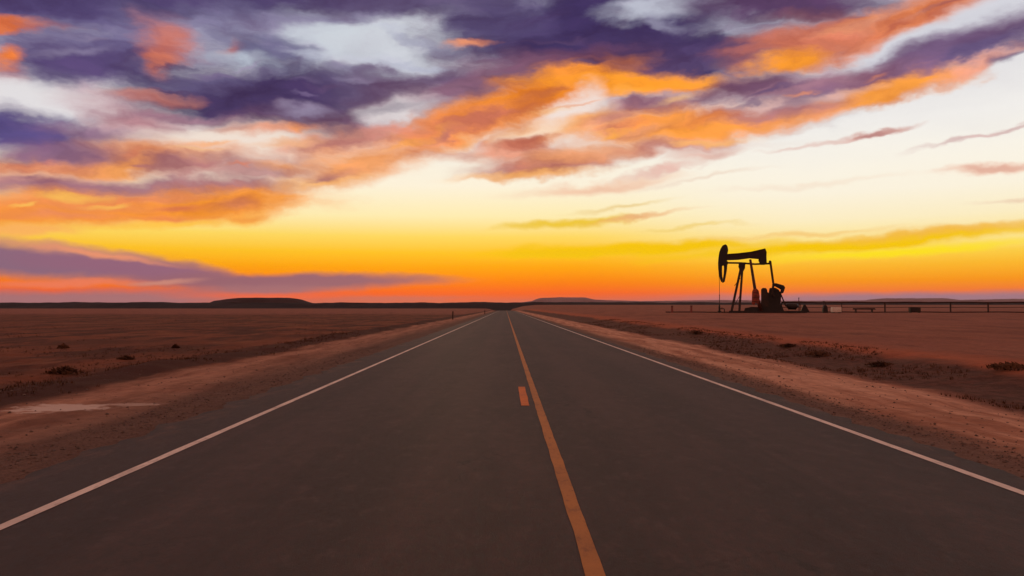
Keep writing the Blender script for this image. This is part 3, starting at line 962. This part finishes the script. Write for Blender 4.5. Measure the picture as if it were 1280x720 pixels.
# --- mauve and peach that close up the pale gaps on the left
C(175, 158, 70, 17, -10, (178, 124, 134), .9, .85)
C(120, 172, 90, 10, -8, (132, 98, 128), .8, .9)
C(215, 148, 70, 8, 0, (150, 104, 126), .8, .9)
C(430, 172, 90, 12, 8, (188, 122, 116), .85, .9)
C(360, 178, 50, 7, 4, (240, 178, 130), .7, .9)
C(480, 112, 60, 15, 8, (104, 82, 114), .85, .9)
C(360, 60, 44, 18, -22, (108, 104, 138), .85, .9)
C(470, 88, 40, 9, 20, (120, 108, 138), .8, .9)
C(400, 24, 90, 10, 0, (120, 110, 146), .75, .9)
# --- small streaks and tatters that break up the larger bodies
_r = random.Random(21)
def streaks(n, x0, y0, x1, y1, spread, tilt, cols, rmin=14, rmax=48):
    for _ in range(n):
        f = _r.random(); k = _r.uniform(rmin, rmax)
        C(x0 + (x1 - x0) * f + _r.uniform(-20, 20), y0 + (y1 - y0) * f + _r.uniform(-spread, spread), k, k * _r.uniform(.10, .24), tilt + _r.uniform(-5, 7), _r.choice(cols), _r.uniform(.45, .8), .95, .6)
streaks(16, 470, 178, 900, 128, 28, 9, [(253, 170, 70), (238, 138, 62), (196, 108, 92), (250, 196, 128), (150, 96, 112)])
streaks(14, 20, 205, 460, 205, 22, 3, [(250, 164, 84), (224, 128, 92), (176, 112, 118), (248, 196, 140), (150, 100, 120)])
streaks(10, 20, 258, 340, 262, 14, 2, [(254, 180, 70), (240, 140, 60), (226, 120, 84), (252, 196, 90)])
streaks(12, 40, 70, 480, 118, 34, 2, [(66, 52, 96), (120, 104, 142), (92, 70, 108), (150, 140, 168)])
streaks(10, 620, 50, 960, 70, 34, 4, [(62, 50, 96), (98, 72, 108), (84, 66, 112), (120, 84, 112)])
streaks(10, 900, 128, 1270, 62, 14, 17, [(100, 80, 120), (150, 108, 130), (238, 150, 104), (134, 100, 128)])
streaks(8, 980, 60, 1200, 10, 14, 20, [(240, 146, 84), (206, 112, 88), (226, 150, 120), (180, 104, 96)])
streaks(10, 300, 44, 590, 70, 26, -12, [(196, 200, 214), (170, 174, 194), (130, 124, 152)], 24, 50)
# --- the same weather carried on past both sides of the picture
for _x, _y, _a, _b, _t, _c in (
        (-260, 20, 260, 60, 0, (86, 74, 116)), (-330, 110, 220, 36, -4, (112, 84, 116)), (-280, 180, 240, 40, -3, (96, 78, 124)),
        (-300, 230, 260, 20, 2, (226, 140, 92)), (-260, 268, 240, 22, 2, (246, 156, 76)), (-420, 322, 260, 22, -3, (138, 102, 124)),
        (-640, 90, 240, 60, -6, (100, 82, 118)), (-700, 220, 220, 30, 0, (206, 130, 104)), (-160, 150, 120, 14, -6, (222, 206, 208)),
        (1500, -10, 200, 40, 18, (104, 84, 120)), (1480, 40, 150, 14, 18, (240, 156, 104)), (1560, 120, 190, 16, 14, (150, 114, 132)),
        (1640, 30, 220, 40, 16, (112, 90, 124)), (1500, 190, 160, 10, 8, (232, 184, 164)), (1600, 260, 190, 10, 4, (236, 190, 110)),
        (1560, 292, 230, 9, 3, (246, 196, 20)), (1760, 160, 200, 34, 8, (170, 124, 128))):
    C(_x, _y, _a, _b, _t, _c, .95, .75, .6)
#CLOUDS-END


def build_world():
    w = bpy.data.worlds.new('World'); S.world = w; w.use_nodes = True
    t = NT(w.node_tree)
    for nd in list(w.node_tree.nodes): w.node_tree.nodes.remove(nd)
    d = t.n('ShaderNodeTexCoord').outputs['Generated']
    s = t.n('ShaderNodeSeparateXYZ', {0: d})
    x, y, z = s.outputs
    azm = t.math('ARCTAN2', x, y)
    hyp = t.math('SQRT', t.math('ADD', t.math('MULTIPLY', x, x), t.math('MULTIPLY', y, y)))
    v = t.math('DIVIDE', z, t.math('MAXIMUM', hyp, 0.25))
    U = t.math('MULTIPLY', azm, F); V = t.math('MULTIPLY', v, F)
    P0 = t.n('ShaderNodeCombineXYZ', {0: U, 1: V, 2: 0.0}).outputs[0]
    # ragged, wind-drawn cloud edges: displace the lookup with stretched noise
    def warp(p, sx, sy, ax, ay, seed, det):
        q = t.n('ShaderNodeMapping', {'Vector': p, 'Location': (seed, seed * .7, 0), 'Rotation': (0, 0, math.radians(-9)), 'Scale': (1 / sx, 1 / sy, 1)}).outputs[0]
        c = t.noise(q, 1.0, det, 0.55).outputs['Color']
        o = t.n('ShaderNodeVectorMath', {0: c, 1: (.5, .5, .5)}, operation='SUBTRACT').outputs[0]
        return t.n('ShaderNodeVectorMath', {0: o, 1: (ax, ay, 0)}, operation='MULTIPLY').outputs[0]
    amp = t.ramp(V, 5, 190, 0.25, 1.0, False)
    def sc(vec): return t.n('ShaderNodeVectorMath', {0: vec, 'Scale': amp}, operation='SCALE').outputs[0]
    W = t.n('ShaderNodeVectorMath', {0: warp(P0, 150, 60, 120, 40, 3.1, 2), 1: warp(P0, 46, 24, 34, 17, 8.3, 3)}, operation='ADD').outputs[0]
    W = t.n('ShaderNodeVectorMath', {0: W, 1: warp(P0, 19, 11, 20, 11, 4.7, 3)}, operation='ADD').outputs[0]
    PW = t.n('ShaderNodeVectorMath', {0: P0, 1: sc(W)}, operation='ADD').outputs[0]
    rq = t.n('ShaderNodeMapping', {'Vector': PW, 'Rotation': (0, 0, math.radians(-8)), 'Scale': (1 / 70, 1 / 26, 1)}).outputs[0]
    rag = t.math('SUBTRACT', t.noise(rq, 1.0, 5, 0.6).outputs[0], 0.5)
    # clear sky: low glow into pale dusk
    def grad(stops):
        r = t.n('ShaderNodeValToRGB', {0: t.math('DIVIDE', V, 420.0, clamp=True)})
        e = r.color_ramp.elements
        while len(e) > 1: e.remove(e[-1])
        first = True
        for py, col in stops:
            pos = max(0, (385 - py) / 420.0)
            q = e[0] if first else e.new(pos)
            q.position = pos; q.color = lin(*col); first = False
        return r.outputs[0]
    gc = grad([(383, (178, 112, 104)), (376, (226, 98, 62)), (366, (248, 96, 28)), (352, (252, 128, 6)), (334, (254, 164, 6)), (316, (254, 194, 36)), (296, (253, 216, 96)), (270, (253, 236, 178)), (232, (252, 242, 218)), (170, (246, 240, 230)), (100, (224, 224, 228)), (20, (200, 206, 220)), (-30, (190, 196, 214))])
    gr = grad([(383, (160, 118, 128)), (374, (196, 118, 112)), (366, (246, 120, 52)), (354, (252, 150, 22)), (336, (254, 184, 44)), (322, (254, 208, 70)), (308, (254, 228, 138)), (282, (253, 238, 196)), (250, (252, 243, 222)), (170, (249, 246, 240)), (100, (234, 233, 235)), (20, (212, 215, 226)), (-30, (190, 196, 214))])
    col = t.mix(t.ramp(U, 60, 380), gc, gr)
    # the Nishita sky underneath, very faint at this hour
    sky = t.n('ShaderNodeTexSky', sky_type='NISHITA')
    sky.sun_disc = False; sky.sun_elevation = SUN_EL; sky.sun_rotation = SUN_AZ
    wq = t.n('ShaderNodeMapping', {'Vector': PW, 'Rotation': (0, 0, math.radians(-10)), 'Scale': (1 / 85, 1 / 34, 1)}).outputs[0]
    wn = t.noise(wq, 1.0, 6, 0.58).outputs[0]
    wdark = t.ramp(wn, 0.56, 0.30); wlite = t.ramp(wn, 0.48, 0.72); whigh = t.ramp(V, 60, 150)
    bodies = []
    for (cx, cy, rx, ry, a, c, op, soft, rg) in CLOUDS:
        ca, sa = math.cos(math.radians(a)), math.sin(math.radians(a))
        p0 = uv(cx, cy)
        e1 = (uv(cx + ca * 20, cy - sa * 20) - uv(cx - ca * 20, cy + sa * 20)) / 40
        e2 = (uv(cx + sa * 8, cy + ca * 8) - uv(cx - sa * 8, cy - ca * 8)) / 16
        ang = math.atan2(e1.y, e1.x); A, B = rx * e1.length, ry * e2.length
        k = 1.36 + 0.52 * rg
        ex = k * math.hypot(A * math.cos(ang), B * math.sin(ang)) + 66
        ey = k * math.hypot(A * math.sin(ang), B * math.cos(ang)) + 19
        bodies.append((p0, ang, A, B, c, op, soft, rg, ex, ey))

    def paint(u0, u1, v0, v1):
        """the cloud bodies that reach into one tile of the sky, far to near, as a node group"""
        gt = bpy.data.node_groups.new('sky_tile', 'ShaderNodeTree')
        for nm, kd in (('PW', 'NodeSocketVector'), ('rag', 'NodeSocketFloat'), ('col', 'NodeSocketColor'), ('wdark', 'NodeSocketFloat'), ('wlite', 'NodeSocketFloat'), ('whigh', 'NodeSocketFloat')):
            gt.interface.new_socket(nm, in_out='INPUT', socket_type=kd)
        gt.interface.new_socket('sky', in_out='OUTPUT', socket_type='NodeSocketShader')
        k = NT(gt)
        gi = k.n('NodeGroupInput').outputs
        cc, look = gi['col'], gi['PW']
        for (p0, ang, A, B, c, op, soft, rg, ex, ey) in bodies:
            if p0.x + ex < u0 or p0.x - ex > u1 or p0.y + ey < v0 or p0.y - ey > v1: continue
            q = k.n('ShaderNodeMapping', {'Vector': look, 'Location': p0, 'Rotation': (0, 0, ang), 'Scale': (A, B, 1)}, vector_type='TEXTURE').outputs[0]
            L = k.n('ShaderNodeVectorMath', {0: q}, operation='LENGTH').outputs['Value']
            Lr = k.math('MULTIPLY_ADD', gi['rag'], rg * 1.3, L)
            mk = k.ramp(Lr, 1.36, max(0.02, 1.0 - soft), 0.0, op)
            cc = k.mix(mk, cc, lin(*c))
            # (evaluates the bodies one after another, so the shader's scratch memory stays small)
            look = k.n('ShaderNodeVectorMath', {0: Lr, 1: (1e-9, 1e-9, 0), 2: gi['PW']}, operation='MULTIPLY_ADD').outputs[0]
        # slight light/dark modulation so no body is flat
        lum = k.n('ShaderNodeRGBToBW', {0: cc}).outputs[0]
        wf = k.math('MULTIPLY', gi['whigh'], k.ramp(lum, 0.75, 0.35))
        dark = k.mix(1.0, cc, (0.74, 0.64, 0.72, 1), 'MULTIPLY')
        lite = k.mix(1.0, cc, (1.24, 1.18, 1.18, 1), 'MULTIPLY')
        cc = k.mix(k.math('MULTIPLY', gi['wdark'], wf), cc, dark)
        cc = k.mix(k.math('MULTIPLY', gi['wlite'], wf), cc, lite)
        bg = k.n('ShaderNodeBackground', {0: cc, 1: 1.0}).outputs[0]
        k.n('NodeGroupOutput', {0: bg})
        nd = t.n('ShaderNodeGroup', node_tree=gt)
        for nm, v_ in (('PW', PW), ('rag', rag), ('col', col), ('wdark', wdark), ('wlite', wlite), ('whigh', whigh)):
            t.t.links.new(v_, nd.inputs[nm])
        return nd.outputs[0]

    def split(us, vs):
        if len(us) == 2 and len(vs) == 2: return paint(us[0], us[1], vs[0], vs[1])
        if len(us) >= len(vs):
            m = len(us) // 2
            f = t.math('GREATER_THAN', U, us[m]); p, q = (us[:m + 1], vs), (us[m:], vs)
        else:
            m = len(vs) // 2
            f = t.math('GREATER_THAN', V, vs[m]); p, q = (us, vs[:m + 1]), (us, vs[m:])
        return t.n('ShaderNodeMixShader', {0: f, 1: split(*p), 2: split(*q)}).outputs[0]
    front = split([-9e9, -470, -310, -160, 0, 160, 310, 470, 9e9], [-9e9, 40, 110, 180, 250, 315, 9e9])
    # sky above and behind the view: broken dusk cloud
    bq = t.n('ShaderNodeMapping', {'Vector': d, 'Scale': (1.6, 1.6, 4.0)}).outputs[0]
    bn = t.noise(bq, 1.4, 6, 0.6).outputs[0]
    back = t.mix(t.ramp(bn, 0.4, 0.62), lin(*BACK1), lin(*BACK2))
    up = t.ramp(z, 0.40, 0.62)
    bk = t.ramp(y, 0.45, -0.05)
    bb = t.n('ShaderNodeBackground', {0: back, 1: 1.0}).outputs[0]
    b1 = t.n('ShaderNodeMixShader', {0: t.math('MAXIMUM', up, bk), 1: front, 2: bb}).outputs[0]
    b2 = t.n('ShaderNodeBackground', {0: sky.outputs[0], 1: NISHITA}).outputs[0]
    ad = t.n('ShaderNodeAddShader', {0: b1, 1: b2}).outputs[0]
    t.n('ShaderNodeOutputWorld', {0: ad})
    w.cycles.sampling_method = 'MANUAL'; w.cycles.sample_map_resolution = 1024


SUN_EL, SUN_AZ = math.radians(2.0), math.radians(-4.0)
NISHITA = 0.002
BACK1, BACK2 = (152, 106, 96), (196, 140, 120)
build_world()

sun = bpy.data.lights.new('sun', 'SUN'); sun.energy = 0.12; sun.angle = math.radians(4); sun.color = (1.0, 0.62, 0.34)
so = bpy.data.objects.new('sun', sun); COL.objects.link(so)
sd = Vector((math.sin(SUN_AZ) * math.cos(SUN_EL), math.cos(SUN_AZ) * math.cos(SUN_EL), math.sin(SUN_EL)))
so.rotation_euler = sd.to_track_quat('Z', 'Y').to_euler()

# ------------------------------------------------------------------ camera
cam = bpy.data.cameras.new('camera'); cam.sensor_width = 36; cam.lens = 36 * F / 1280; cam.clip_end = 20000; cam.clip_start = 0.05
co = bpy.data.objects.new('camera', cam); COL.objects.link(co)
co.location = (0, 0, EYE)
co.rotation_euler = (math.pi / 2 + PITCH, 0, -YAW)
S.camera = co
S.render.engine = 'CYCLES'
S.cycles.max_bounces = 3; S.cycles.diffuse_bounces = 1; S.cycles.glossy_bounces = 1
S.view_settings.view_transform = 'Standard'; S.view_settings.look = 'None'
S.view_settings.exposure = 0; S.view_settings.gamma = 1; S.view_settings.use_curve_mapping = False
